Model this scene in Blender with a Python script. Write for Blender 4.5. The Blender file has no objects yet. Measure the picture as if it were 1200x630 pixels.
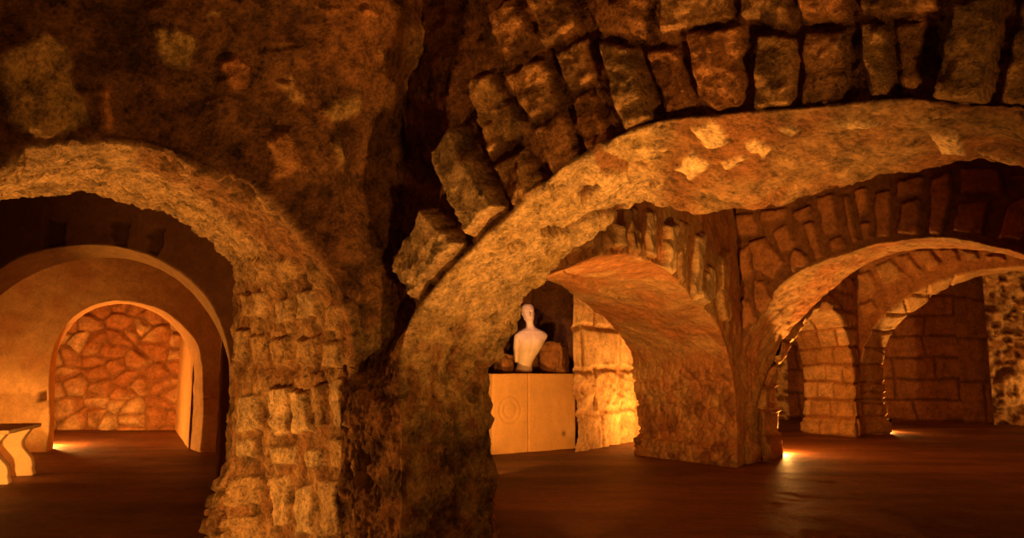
import bpy, math, random
import numpy as np

C = bpy.context.scene.collection
F = 900.0
H = 0.98
TH = math.atan(120 / 900)
CT, ST = math.cos(TH), math.sin(TH)
TOP = 3.15

# ------------------------------------------------------------------ camera maths
def ray(px, py):
    u = (px - 600) / F
    v = (315 - py) / F
    return np.array([u, CT - v * ST, ST + v * CT])

def pl(px, py, plane):
    """point where the sight line of a pixel meets a vertical wall plane (p0, dir)"""
    p0, d = plane
    n = np.array([-d[1], d[0]])
    r = ray(px, py)
    t = (n @ np.array(p0)) / (n @ r[:2])
    return np.array([0, 0, H]) + r * t

def plz(px, plane, z):
    p = pl(px, 435, plane)
    return np.array([p[0], p[1], z])

def project(P):
    x, y, z = P[..., 0], P[..., 1], P[..., 2] - H
    dep = y * CT + z * ST
    up = -y * ST + z * CT
    dep = np.maximum(dep, 0.05)
    return 600 + F * x / dep, 315 - F * up / dep

# ------------------------------------------------------------------ noise
def h3(i, j, k, seed=0):
    n = (i.astype(np.int64) * 374761393 + j.astype(np.int64) * 668265263 + k.astype(np.int64) * 2147483647 + seed * 974634777)
    n = n & 0xFFFFFFFF
    n = ((n ^ (n >> 13)) * 1274126177) & 0xFFFFFFFF
    n = ((n ^ (n >> 16)) * 2246822519) & 0xFFFFFFFF
    n = n ^ (n >> 15)
    return (n & 0xFFFFFF) / float(0xFFFFFF)

def vnoise(P, s, seed=0):
    Q = np.asarray(P) * s
    I = np.floor(Q)
    f = Q - I
    f = f * f * f * (f * (f * 6 - 15) + 10)
    I = I.astype(np.int64)
    out = 0
    for a in (0, 1):
        wa = f[..., 0] if a else 1 - f[..., 0]
        for b in (0, 1):
            wb = f[..., 1] if b else 1 - f[..., 1]
            for c in (0, 1):
                wc = f[..., 2] if c else 1 - f[..., 2]
                out = out + wa * wb * wc * h3(I[..., 0] + a, I[..., 1] + b, I[..., 2] + c, seed)
    return out * 2 - 1

def fbm(P, s, oct=4, seed=0, g=0.5):
    a, t, tot = 1.0, 0, 0
    for o in range(oct):
        t = t + a * vnoise(P, s * 2 ** o, seed + o * 17)
        tot += a
        a *= g
    return t / tot

def ridge(P, s, oct=4, seed=0):
    a, t, tot = 1.0, 0, 0
    for o in range(oct):
        t = t + a * (1 - 2 * np.abs(vnoise(P, s * 2 ** o, seed + o * 31)))
        tot += a
        a *= 0.5
    return t / tot

def sstep(x, a, b):
    t = np.clip((x - a) / (b - a), 0, 1)
    return t * t * (3 - 2 * t)

def voronoi(u, v, seed=0, jit=0.8):
    """distance to the nearest cell border and the id of the cell"""
    iu, iv = np.floor(u).astype(np.int64), np.floor(v).astype(np.int64)
    f1 = np.full(u.shape, 9.0); f2 = np.full(u.shape, 9.0); cid = np.zeros(u.shape)
    for a in (-1, 0, 1):
        for b in (-1, 0, 1):
            ci, cj = iu + a, iv + b
            z = np.zeros_like(ci)
            cx = ci + 0.5 + jit * (h3(ci, cj, z, seed) - 0.5)
            cy = cj + 0.5 + jit * (h3(ci, cj, z + 1, seed) - 0.5)
            d = np.sqrt((u - cx) ** 2 + (v - cy) ** 2)
            idv = h3(ci, cj, z + 2, seed)
            m = d < f1
            f2 = np.where(m, f1, np.minimum(f2, d))
            cid = np.where(m, idv, cid)
            f1 = np.where(m, d, f1)
    return (f2 - f1) * 0.5, cid

def courses(u, v, row=0.22, wid=0.42, seed=0, wob=0.0, P=None):
    """coursed masonry: distance to nearest joint in metres and id of the block"""
    if P is not None:
        u = u + wob * vnoise(P, 3.0, seed + 5); v = v + wob * vnoise(P, 2.6, seed + 6)
    r = v / row
    ri = np.floor(r).astype(np.int64)
    z = np.zeros_like(ri)
    off = h3(ri, z, z, seed) * 3
    w = wid * (0.7 + 0.6 * h3(ri, z + 1, z, seed))
    c = u / w + off
    ci = np.floor(c).astype(np.int64)
    jl = (h3(ci, ri, z, seed + 1) - 0.5) * 0.5
    jr = (h3(ci + 1, ri, z, seed + 1) - 0.5) * 0.5
    fc = c - ci
    du = np.minimum(np.abs(fc - jl), np.abs(1 + jr - fc)) * w
    left = fc < jl; right = fc > 1 + jr
    cid = h3(np.where(left, ci - 1, np.where(right, ci + 1, ci)), ri, z + 3, seed)
    fr = r - ri
    dv = np.minimum(fr, 1 - fr) * row
    return np.minimum(du, dv), cid

def polysd(x, y, pts):
    """signed distance in pixels to a convex polygon, positive inside"""
    pts = np.array(pts, float)
    a = 0
    for i in range(len(pts)):
        j = (i + 1) % len(pts)
        a += pts[i, 0] * pts[j, 1] - pts[j, 0] * pts[i, 1]
    if a < 0:
        pts = pts[::-1]
    d = np.full(x.shape, 1e9)
    for i in range(len(pts)):
        p, q = pts[i], pts[(i + 1) % len(pts)]
        e = q - p
        L = math.hypot(*e) + 1e-9
        s = ((x - p[0]) * -e[1] + (y - p[1]) * e[0]) / L
        d = np.minimum(d, s)
    return d

# ------------------------------------------------------------------ surfaces
def crm(knots, t, linear=False):
    """interpolation matrix, Catmull-Rom on uneven knots"""
    knots = np.asarray(knots, float); n = len(knots)
    idx = np.clip(np.searchsorted(knots, t, side='right') - 1, 0, n - 2)
    h = knots[idx + 1] - knots[idx]
    x = (t - knots[idx]) / h
    W = np.zeros((len(t), n)); ar = np.arange(len(t))
    if linear or n < 3:
        W[ar, idx] += 1 - x; W[ar, idx + 1] += x
        return W
    h00 = 2 * x ** 3 - 3 * x ** 2 + 1; h10 = x ** 3 - 2 * x ** 2 + x
    h01 = -2 * x ** 3 + 3 * x ** 2; h11 = x ** 3 - x ** 2
    W[ar, idx] += h00; W[ar, idx + 1] += h01
    def tang(k, wt):
        lo = np.maximum(k - 1, 0); hi = np.minimum(k + 1, n - 1)
        dk = knots[hi] - knots[lo]
        np.add.at(W, (ar, hi), wt * h / dk); np.add.at(W, (ar, lo), -wt * h / dk)
    tang(idx, h10); tang(idx + 1, h11)
    return W

class Ctx: pass

def surface(rows, step, linear_u=False, linear_v=True, stepv=None):
    R = np.array(rows, float)                      # K x M x 3
    seg = np.linalg.norm(np.diff(R, axis=1), axis=2)
    wseg = seg[1:-1].mean(0) if R.shape[0] > 2 else seg.mean(0)
    wseg = np.maximum(wseg, 0.01)
    ku = np.concatenate([[0], np.cumsum(wseg)])
    vs = np.maximum(np.percentile(np.linalg.norm(np.diff(R, axis=0), axis=2), 60, axis=1), 0.02)
    kv = np.concatenate([[0], np.cumsum(vs)])
    tu = np.linspace(0, ku[-1], max(3, int(ku[-1] / step)))
    tv = []
    for a, b in zip(kv[:-1], kv[1:]):
        n = max(2, int((b - a) / (stepv or step)))
        tv += list(np.linspace(a, b, n, endpoint=False))
    tv = np.array(tv + [kv[-1]])
    P = np.einsum('vk,kmc,um->vuc', crm(kv, tv, linear_v), R, crm(ku, tu, linear_u))
    c = Ctx(); c.P = P; c.kv = kv; c.ku = ku
    c.u, c.v = np.meshgrid(tu, tv)
    gu = np.gradient(P, axis=1); gv = np.gradient(P, axis=0)
    N = np.cross(gu, gv)
    # soften the normals a little across the arrises so that the displaced stone does not tear
    for _ in range(2):
        N[1:-1] = (N[:-2] + 2 * N[1:-1] + N[2:]) / 4
    N /= (np.linalg.norm(N, axis=2, keepdims=True) + 1e-12)
    c.N = N
    c.px, c.py = project(P)
    return c

def flip_to(c, target):
    """make normals look towards a point"""
    d = np.array(target) - c.P
    d = d / (np.linalg.norm(d, axis=2, keepdims=True) + 1e-9)
    w = (c.v < c.kv[1]) if len(c.kv) > 2 else np.ones(c.v.shape)
    s = np.sum(np.sum(d * c.N, axis=2) * w)
    if s < 0: c.N = -c.N
    return c

def smooth_mesh(name, verts, faces, mat, col=None, parent=None, smooth=True):
    me = bpy.data.meshes.new(name)
    verts = np.asarray(verts, np.float32).reshape(-1, 3)
    faces = np.asarray(faces, np.int32)
    me.vertices.add(len(verts)); me.vertices.foreach_set('co', verts.ravel())
    k = faces.shape[1]
    me.loops.add(faces.size); me.loops.foreach_set('vertex_index', faces.ravel())
    me.polygons.add(len(faces))
    me.polygons.foreach_set('loop_start', np.arange(0, faces.size, k, dtype=np.int32))
    me.polygons.foreach_set('loop_total', np.full(len(faces), k, np.int32))
    me.update(calc_edges=True); me.validate()
    if smooth: me.polygons.foreach_set('use_smooth', np.ones(len(me.polygons), bool))
    if col is not None:
        a = me.color_attributes.new('Col', 'FLOAT_COLOR', 'POINT')
        cc = np.ones((len(verts), 4), np.float32); cc[:, :3] = np.asarray(col).reshape(-1, 3)
        a.data.foreach_set('color', cc.ravel())
    me.materials.append(mat)
    o = bpy.data.objects.new(name, me); C.objects.link(o)
    if parent: o.parent = parent
    return o

def grid_faces(nv, nu, off=0):
    i = np.arange(nv * nu).reshape(nv, nu) + off
    return np.stack([i[:-1, :-1], i[:-1, 1:], i[1:, 1:], i[1:, :-1]], -1).reshape(-1, 4)

def emit(name, c, h, col, mat, label=None, cat=None):
    P = c.P + c.N * h[..., None]
    o = smooth_mesh(name, P, grid_faces(*P.shape[:2]), mat, np.clip(col, 0.005, 1))
    o['kind'] = 'structure'
    if label: o['label'] = label
    return o

# ------------------------------------------------------------------ materials
def stone_mat(name, rough=0.85, bump=0.5, s1=14, s2=60, var=0.5, spec=0.25):
    m = bpy.data.materials.new(name); m.use_nodes = True
    nt = m.node_tree; N = nt.nodes; L = nt.links; N.clear()
    out = N.new('ShaderNodeOutputMaterial'); b = N.new('ShaderNodeBsdfPrincipled')
    L.new(b.outputs[0], out.inputs[0])
    b.inputs['Roughness'].default_value = rough
    b.inputs['Specular IOR Level'].default_value = spec
    at = N.new('ShaderNodeAttribute'); at.attribute_name = 'Col'
    tc = N.new('ShaderNodeTexCoord')
    n1 = N.new('ShaderNodeTexNoise'); n1.inputs['Scale'].default_value = s1; n1.inputs['Detail'].default_value = 6; n1.inputs['Roughness'].default_value = 0.65
    n2 = N.new('ShaderNodeTexNoise'); n2.inputs['Scale'].default_value = s2; n2.inputs['Detail'].default_value = 5; n2.inputs['Roughness'].default_value = 0.7
    L.new(tc.outputs['Object'], n1.inputs['Vector']); L.new(tc.outputs['Object'], n2.inputs['Vector'])
    add = N.new('ShaderNodeMath'); add.operation = 'ADD'
    L.new(n1.outputs['Fac'], add.inputs[0]); L.new(n2.outputs['Fac'], add.inputs[1])
    mr = N.new('ShaderNodeMapRange'); mr.inputs['From Min'].default_value = 0.7; mr.inputs['From Max'].default_value = 1.3
    mr.inputs['To Min'].default_value = 1 - var; mr.inputs['To Max'].default_value = 1 + var
    L.new(add.outputs[0], mr.inputs['Value'])
    mul = N.new('ShaderNodeVectorMath'); mul.operation = 'SCALE'
    L.new(at.outputs['Color'], mul.inputs[0]); L.new(mr.outputs[0], mul.inputs['Scale'])
    L.new(mul.outputs[0], b.inputs['Base Color'])
    bp = N.new('ShaderNodeBump'); bp.inputs['Strength'].default_value = bump; bp.inputs['Distance'].default_value = 0.02
    L.new(add.outputs[0], bp.inputs['Height']); L.new(bp.outputs[0], b.inputs['Normal'])
    return m

M_STONE = stone_mat('rough_stone', bump=1.0, var=0.85)
M_FAR = stone_mat('distant_stone', bump=0.6, s1=7, s2=26)
M_PLASTER = stone_mat('worn_plaster', bump=0.4, s1=8, s2=30, var=0.25)
M_FLOOR = stone_mat('trodden_floor', rough=0.62, bump=0.35, s1=3.5, s2=18, var=0.4, spec=0.3)
M_SMOOTH = stone_mat('dressed_stone', bump=0.2, s1=6, s2=40, var=0.15)

def plain_mat(name, col, rough=0.5, metal=0.0, emit=None, es=0):
    m = bpy.data.materials.new(name); m.use_nodes = True
    b = m.node_tree.nodes['Principled BSDF']
    b.inputs['Base Color'].default_value = (*col, 1); b.inputs['Roughness'].default_value = rough; b.inputs['Metallic'].default_value = metal
    n = m.node_tree.nodes.new('ShaderNodeTexNoise'); n.inputs['Scale'].default_value = 60
    bp = m.node_tree.nodes.new('ShaderNodeBump'); bp.inputs['Strength'].default_value = 0.15
    m.node_tree.links.new(n.outputs['Fac'], bp.inputs['Height']); m.node_tree.links.new(bp.outputs[0], b.inputs['Normal'])
    if emit:
        b.inputs['Emission Color'].default_value = (*emit, 1); b.inputs['Emission Strength'].default_value = es
    return m

PALE = np.array([0.74, 0.50, 0.24]); TAN = np.array([0.56, 0.33, 0.13]); RED = np.array([0.46, 0.20, 0.07])
DARK = np.array([0.20, 0.085, 0.03]); OLIVE = np.array([0.42, 0.27, 0.10]); BROWN = np.array([0.33, 0.155, 0.055])

def mix(a, b, t):
    t = np.asarray(t)[..., None]
    return np.asarray(a) * (1 - t) + np.asarray(b) * t

def full(c, col):
    return np.broadcast_to(np.asarray(col, float), c.P.shape).copy()

def paint_stones(c, h, col, polys, amp, edge=5.0, mortar=None, mask=None, seed=3, cols=None, px=None, wob=2.5, depth=1.0):
    """raise individually traced stones out of a sheet; each polygon lies on this surface"""
    wx = c.px + wob * vnoise(c.P, 9, seed) + wob * 0.6 * vnoise(c.P, 25, seed + 1)
    wy = c.py + wob * vnoise(c.P, 9, seed + 2) + wob * 0.6 * vnoise(c.P, 25, seed + 3)
    best = np.full(c.u.shape, -1e9)
    for i, pg in enumerate(polys):
        a = amp; cc = None
        if isinstance(pg, dict):
            a = pg.get('h', amp); cc = pg.get('c'); pg = pg['p']
        d = polysd(wx, wy, pg)
        if mask is not None: d = np.where(mask, d, -1e9)
        k = sstep(d, 0, edge)
        best = np.maximum(best, d)
        tilt = (h3(np.array(i), np.array(7), np.array(seed)) - 0.5) * 0.5
        h = h + k * a * (1 + tilt)
        if cc is None and cols is not None:
            r = float(h3(np.array(i), np.array(3), np.array(seed)))
            cc = mix(cols[0], cols[1], r)
        if cc is not None:
            col = mix(col, np.broadcast_to(cc, col.shape), k) if False else col * (1 - k[..., None]) + np.asarray(cc) * k[..., None]
    return h, col, best

def band(near, far, pn, pf, smin=None, smax=None, zc=None, outer=None, side=0.5):
    """an arch and its piers: front face, near arris, far arris, back face. Lists run from floor to floor."""
    assert len(near) == len(far), (len(near), len(far))
    def get(lst, plane):
        r = []
        for i, (a, b) in enumerate(lst):
            if b == 'f':
                r.append(None)
            elif a == 'xyz': r.append(np.array(b, float))
            else: r.append(pl(a, b, plane))
        if r[0] is None: r[0] = np.array([r[1][0], r[1][1], -0.08])
        if r[-1] is None: r[-1] = np.array([r[-2][0], r[-2][1], -0.08])
        return r
    n, f = get(near, pn), get(far, pf)
    def out(pts, plane, lo, hi):
        p0, d = np.array(plane[0], float), np.array(plane[1], float); d = d / np.linalg.norm(d)
        s = np.array([(p[:2] - p0) @ d for p in pts]); z = np.array([p[2] for p in pts])
        a, b = s.min(), s.max(); sc = (a + b) / 2
        zs = zc if zc is not None else 0.95
        L = a - side if lo is None else lo; R = b + side if hi is None else hi
        res = []
        for si, zi in zip(s, z):
            if zi <= zs:
                so = L if si < sc else R; zo = zi
            else:
                dx, dz = si - sc, (zi - zs) * 1.3
                kx = ((R - sc) / dx if dx > 0 else (L - sc) / dx) if abs(dx) > 1e-6 else 1e9
                kz = (TOP - zs) / dz
                k = min(kx, kz)
                so, zo = sc + dx * k, zs + dz * k
            q = p0 + d * so
            res.append(np.array([q[0], q[1], zo]))
        return res
    o0 = outer if outer is not None else out(n, pn, smin, smax)
    return [o0, n, f, out(f, pf, None, None)]

# ------------------------------------------------------------------ wall planes (metres)
E_ = np.array([0.75, -0.66]); G_ = np.array([0.66, 0.75]); D_ = np.array([-0.66, 0.75])
N1 = ((-0.70, 3.40), (-0.75, -0.66)); F1 = ((-1.75, 4.80), (-0.75, -0.66))
N2 = ((-0.50, 3.40), E_); F2 = ((-0.084, 3.87), E_)
NB = ((-0.084, 3.87), (0.495, 0.869)); FB = ((1.59, 9.40), (0.495, 0.869))
NC = ((2.50, 8.40), E_); FC = ((3.13, 9.09), E_)
ND = ((5.38, 12.10), E_); FD = ((5.85, 12.62), E_)
NE = ((3.13, 9.09), (0.6, 0.8)); FE = ((4.85, 12.70), (0.6, 0.8))

def region(c, k):
    """0..1 coordinate within the k-th strip of a band"""
    return (c.v - c.kv[k]) / (c.kv[k + 1] - c.kv[k])

# ================================================================== left arch (A1)
near = [(418,'f'),(418,560),(416,500),(415,443),(420,430),(410,370),(395,334),(375,303),(350,270),(305,225),(274,210),(242,199),(217,186),(186,174),(154,168),(98,167),(40,171),(0,189),(-60,225),(-130,300),(-180,400),(-200,500),(-200,'f')]
far = [(260,'f'),(262,560),(265,500),(268,450),(270,420),(272,380),(273,345),(274,322),(273,305),(257,289),(231,268),(206,251),(180,238),(141,229),(111,222),(86,220),(43,223),(0,231),(-50,255),(-110,310),(-160,400),(-180,500),(-180,'f')]
ow = [(490,-0.08),(490,.45),(490,.75),(490,.95),(490,1.05),(490,1.3),(490,1.5),(490,1.8),(490,2.2),(490,TOP),(400,TOP),(350,TOP),(300,TOP),(240,TOP),(180,TOP),(110,TOP),(40,TOP),(-20,TOP),(-120,TOP),(-230,TOP),(-300,1.8),(-300,.8),(-300,-0.08)]
outer = []
for a, z in ow:
    p = plz(a, N1, z) if a else np.array([-0.54, 3.315, z])
    if z > 2.5: p = p + np.array([0.30, -0.34, 0])       # the vault leans out over the room
    outer.append(p)
rows = band(near, far, N1, F1, outer=outer)
c = surface(rows, 0.0085)
flip_to(c, (-0.8, 0, 1))
face = sstep(c.kv[1] - c.v, -0.01, 0.02)                  # 1 on the front face
inn = 1 - face
P = c.P
big = fbm(P, 2.2, 3, 11); med = fbm(P, 7, 4, 12); fine = fbm(P, 24, 3, 13)
rg = ridge(P, 5, 4, 14)
h = face * (0.075 * big + 0.030 * med + 0.010 * fine) + inn * (0.020 * big + 0.016 * med + 0.008 * fine)
col = full(c, BROWN)
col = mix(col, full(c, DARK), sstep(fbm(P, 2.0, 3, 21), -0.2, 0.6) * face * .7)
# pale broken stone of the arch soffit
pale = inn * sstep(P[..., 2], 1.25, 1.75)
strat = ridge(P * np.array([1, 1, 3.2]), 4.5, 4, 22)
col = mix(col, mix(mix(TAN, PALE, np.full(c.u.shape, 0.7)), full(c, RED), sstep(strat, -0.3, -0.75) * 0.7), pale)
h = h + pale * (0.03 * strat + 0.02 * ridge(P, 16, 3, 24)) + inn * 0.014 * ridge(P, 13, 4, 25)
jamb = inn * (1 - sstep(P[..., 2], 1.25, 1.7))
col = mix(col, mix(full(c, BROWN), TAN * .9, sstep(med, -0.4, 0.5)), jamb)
qx, qy = c.px + 6 * med, c.py + 6 * med
hau = np.maximum.reduce([polysd(qx, qy, q) for q in ([(152,160),(215,172),(230,222),(165,194)], [(212,172),(312,222),(302,285),(225,218)], [(308,220),(388,300),(345,315),(292,272)])])
col = mix(col, full(c, RED * .8), sstep(hau, -4, 12) * inn * .75)
crk = sstep(strat, 0.05, -0.5) * pale
h = h - 0.02 * crk; col = mix(col, full(c, DARK), crk * .55)
# stones visible on the plastered jamb
J = [
 [(284,345),(300,342),(300,371),(286,371)], [(303,337),(318,339),(315,371),(303,371)],
 {'p':[(320,452),(344,453),(342,507),(329,512),(321,499)],'c':PALE*1.05,'h':.035}, {'p':[(347,456),(368,455),(374,507),(350,509)],'c':PALE*1.05,'h':.035},
 [(376,450),(388,449),(388,500),(378,502)], [(394,444),(411,441),(416,499),(397,502)],
 [(282,462),(310,462),(310,506),(282,508)], {'p':[(281,513),(305,511),(305,537),(281,535)],'c':PALE*.9},
 {'p':[(362,524),(385,524),(388,547),(368,550)],'c':PALE*.9}, [(318,557),(342,555),(343,614),(321,618)],
 {'p':[(350,570),(373,566),(373,627),(347,627)],'c':PALE*.8}, [(380,562),(407,560),(409,627),(384,629)],
 {'p':[(384,357),(407,352),(405,388),(386,388)],'c':TAN}, [(277,385),(292,385),(292,425),(277,425)], [(297,390),(318,390),(316,428),(299,428)],
 [(322,395),(345,392),(346,430),(324,432)], [(280,555),(312,555),(312,590),(282,592)], [(282,600),(312,600),(312,640),(282,640)],
 [(352,340),(375,335),(376,372),(354,374)], [(352,395),(380,392),(381,425),(353,428)], [(385,398),(406,395),(408,430),(386,430)],
 [(325,350),(345,345),(346,378),(326,380)], [(318,520),(352,520),(352,545),(320,545)],[(390,512),(412,510),(412,548),(392,548)],
 [(330,300),(350,292),(362,322),(342,328)], [(300,300),(322,298),(322,328),(302,330)], [(362,300),(372,310),(385,335),(372,340)],
]
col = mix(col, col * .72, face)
h, col, best = paint_stones(c, h, col, J, 0.032, 4.0, mask=(inn > 0.5) & (P[..., 1] > 3.0), seed=31, cols=(TAN * .9, PALE * .85), wob=2.2)
# rubble at the foot of the pier, near the far edge
vb, vid = voronoi(c.u * 9, c.v * 9, 5)
foot = inn * sstep(0.45 - P[..., 2], 0, 0.3) * sstep(P[..., 1], 4.2, 4.6)
h = h + foot * (0.06 + 0.05 * sstep(vb, 0.02, 0.2))
# crumbling corner by the dark front
cor = np.exp(-((c.v - c.kv[1]) / 0.06) ** 2) * (P[..., 2] < 1.3) * (P[..., 0] > -1.2)
h = h + cor * 0.03 * ridge(P, 9, 4, 41)
co_ = face * sstep(c.px, 405, 440)
h = h * (1 - 0.6 * co_) - 0.09 * co_ * (1 - sstep(P[..., 2], 0.98, 1.1))
# stones, holes and plaster patches on the wall above the arch
U = [
 {'p':[(-10,60),(60,28),(95,75),(110,150),(50,165),(5,150)],'c':OLIVE*1.15,'h':.05}, {'p':[(176,34),(206,28),(231,48),(224,76),(208,80),(180,62)],'c':OLIVE*1.1,'h':.045},
 {'p':[(252,68),(280,62),(302,76),(296,112),(278,112),(250,92)],'c':RED,'h':.045}, {'p':[(316,92),(340,85),(368,105),(360,124),(336,118)],'c':TAN*1.1,'h':.05},
 {'p':[(112,102),(142,100),(145,128),(138,160),(118,158)],'c':RED*.95,'h':.04}, {'p':[(240,20),(262,8),(266,20),(246,32)],'c':OLIVE,'h':.03},
 {'p':[(402,8),(428,2),(445,20),(420,30)],'c':RED*1.15,'h':.05}, {'p':[(438,48),(455,50),(456,64),(440,64)],'c':TAN,'h':.04},
 {'p':[(470,20),(506,24),(528,60),(520,86),(482,92),(462,60)],'c':TAN*.9,'h':.07}, {'p':[(466,86),(488,84),(492,104),(470,106)],'c':TAN*.9,'h':.04},
 {'p':[(355,4),(400,0),(400,20),(360,20)],'c':RED,'h':.03}, {'p':[(380,165),(400,160),(404,190),(386,196)],'c':OLIVE*.8,'h':.03},
 {'p':[(262,77),(270,74),(274,82),(267,86)],'c':DARK*.4,'h':-.06}, {'p':[(308,50),(350,52),(350,62),(312,64)],'c':DARK*.6,'h':-.05},
 {'p':[(370,130),(420,100),(432,128),(392,152)],'c':OLIVE*.85,'h':.03}, {'p':[(300,160),(345,150),(360,200),(320,214)],'c':BROWN*1.1,'h':.03},
]
SO = [[(100,-5),(185,-5),(215,60),(175,100),(118,70)], [(150,100),(250,110),(262,160),(240,192),(155,160)], [(235,150),(330,190),(345,250),(270,204)], [(330,195),(385,215),(410,330),(345,262)],
      [(-5,-5),(70,-5),(20,40),(-5,60)], [(-10,110),(20,120),(35,165),(-10,180)], [(270,20),(360,22),(380,55),(300,48)], [(395,110),(430,100),(432,170),(400,200)]]
for q in SO:
    k_ = sstep(polysd(c.px + 22 * med, c.py + 22 * fbm(P, 6, 3, 71), q), -12, 14) * face
    col = mix(col, full(c, DARK * .75), k_ * .8); h = h - 0.015 * k_
up = face * sstep(c.py, 130, 60) * sstep(c.px, 330, 420)
h = h + up * 0.035 * ridge(P, 6, 4, 72); col = mix(col, full(c, RED), up * .5)
h, col, _ = paint_stones(c, h, col, [dict(q, h=q['h'] * 0.7, c=q['c'] * (1.6 if q['h'] > 0 else 1)) for q in U], 0.04, 11.0, mask=(face > 0.5), seed=51, wob=6)
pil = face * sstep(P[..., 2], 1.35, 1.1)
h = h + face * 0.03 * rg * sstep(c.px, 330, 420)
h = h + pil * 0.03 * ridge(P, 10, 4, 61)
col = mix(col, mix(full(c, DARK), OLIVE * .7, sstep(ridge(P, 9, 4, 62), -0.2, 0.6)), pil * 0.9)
crevice_shade = sstep(fbm(P, 8, 5, 81, 0.7), 0.1, -0.35) * (1 - 0.75 * sstep(best, 0, 4))
col = col * (1 - 0.55 * crevice_shade)[..., None]; h = h - 0.012 * crevice_shade  # noise crevices sunk, their shade also put into the colour
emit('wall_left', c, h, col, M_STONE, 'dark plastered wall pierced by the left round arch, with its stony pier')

# ================================================================== big right arch (A2)
near = [(470,'f'),(470,560),(470,500),(468,450),(470,410),(485,370),(512,332),(557,286),(595,252),(633,219),(667,190),(705,170),(733,157),(775,143),(838,137),(873,133),(900,131),(963,127),(1013,120),(1075,120),(1125,126),(1176,130),(1200,133),(1300,165),(1400,230),(1480,330),(1500,450),(1500,'f')]
far = [(580,'f'),(579,560),(577,500),(574,450),(576,430),(594,408),(605,380),(616,349),(632,331),(655,310),(676,290),(700,271),(746,234),(775,240),(820,247),(860,247),(900,241),(950,230),(995,221),(1025,209),(1088,198),(1125,190),(1153,184),(1200,195),(1270,250),(1330,340),(1345,450),(1345,'f')]
outer = []
lo = [(0,-.08),(0,.45),(0,.75),(0,.95),(400,1.15),(400,1.4),(400,1.7),(400,2.2),(400,TOP),(500,TOP),(560,TOP),(620,TOP),(670,TOP),(730,TOP),(790,TOP),(850,TOP),(900,TOP),(960,TOP),(1020,TOP),(1090,TOP),(1160,TOP),(1220,TOP),(1290,TOP),(1420,TOP),(1600,TOP),(1800,1.6),(1800,.8),(1800,-.08)]
for a, z in lo:
    outer.append(np.array([-0.745, 3.43, z]) if a == 0 else plz(a, N2, z) + (np.array([-0.12, -0.14, 0]) if z > 2.5 else 0))
rows = band(near, far, N2, F2, outer=outer)
c = surface(rows, 0.0085)
flip_to(c, (0.3, 0, 0.8))
P = c.P
face = sstep(c.kv[1] - c.v, -0.01, 0.02); inn = 1 - face
big = fbm(P, 2.5, 3, 111); med = fbm(P, 8, 4, 112); fine = fbm(P, 26, 3, 113); rg = ridge(P, 7, 4, 114)
up_ = sstep(P[..., 2], 1.0, 1.3)
h = face * (-0.05 * up_ + 0.03 * big + 0.025 * med + 0.012 * fine) + inn * (0.022 * big + 0.018 * med + 0.007 * fine)
h = h - face * 0.05 * sstep(P[..., 2], 1.25, 1.5) * sstep(505 - 0.28 * (c.py - 200) - c.px, -20, 10) * (c.py < 330)
col = mix(full(c, BROWN * .9), full(c, DARK * 1.2), sstep(big, -0.3, 0.4))
V = [
 {'p':[(501,178),(531,141),(594,243),(557,281)],'c':PALE*.95,'h':.12}, {'p':[(452,305),(486,256),(506,242),(548,285),(520,322),(488,356)],'c':PALE*.9,'h':.10},
 [(531,95),(568,80),(611,145),(570,188)], [(573,193),(607,168),(641,213),(598,246)], [(580,84),(632,62),(652,118),(616,146)],
 [(616,152),(653,124),(678,180),(640,206)], [(658,114),(688,98),(714,166),(682,180)], [(640,58),(682,38),(695,92),(656,108)],
 {'p':[(694,45),(742,52),(766,140),(730,158)],'c':TAN*.8,'h':.09}, [(747,55),(790,50),(806,122),(772,138)], [(797,28),(866,26),(869,126),(838,136),(808,115)],
 [(877,38),(926,38),(926,128),(878,130)], [(932,28),(992,28),(988,120),(930,126)], [(1003,24),(1036,24),(1041,116),(1012,117)],
 [(1043,24),(1080,24),(1067,112),(1048,115)], {'p':[(1120,2),(1178,-10),(1158,126),(1088,119)],'c':TAN*.8,'h':.09}, [(1196,-15),(1270,-25),(1235,132),(1166,126)],
 [(1285,-20),(1350,-20),(1310,155),(1245,135)], [(1370,-20),(1450,10),(1390,200),(1320,160)],
 [(560,10),(600,-10),(622,40),(580,72)], [(606,-20),(650,-40),(672,32),(632,54)], [(680,-45),(750,-50),(752,44),(692,40)], [(757,-50),(850,-50),(850,18),(765,40)],
 [(856,-50),(920,-50),(920,28),(860,20)], [(926,-50),(990,-50),(990,18),(930,22)], [(1000,-50),(1105,-50),(1098,14),(1002,14)], [(1110,-60),(1190,-60),(1180,-18),(1116,-8)],
]
V = [v if isinstance(v, dict) else v for v in V]
h, col, best = paint_stones(c, h, col, V, 0.032, 6.0, mask=(face > 0.3), seed=131, cols=(RED * 1.15, TAN * 1.15), wob=3.5)
h = h + face * 0.014 * rg
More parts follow.
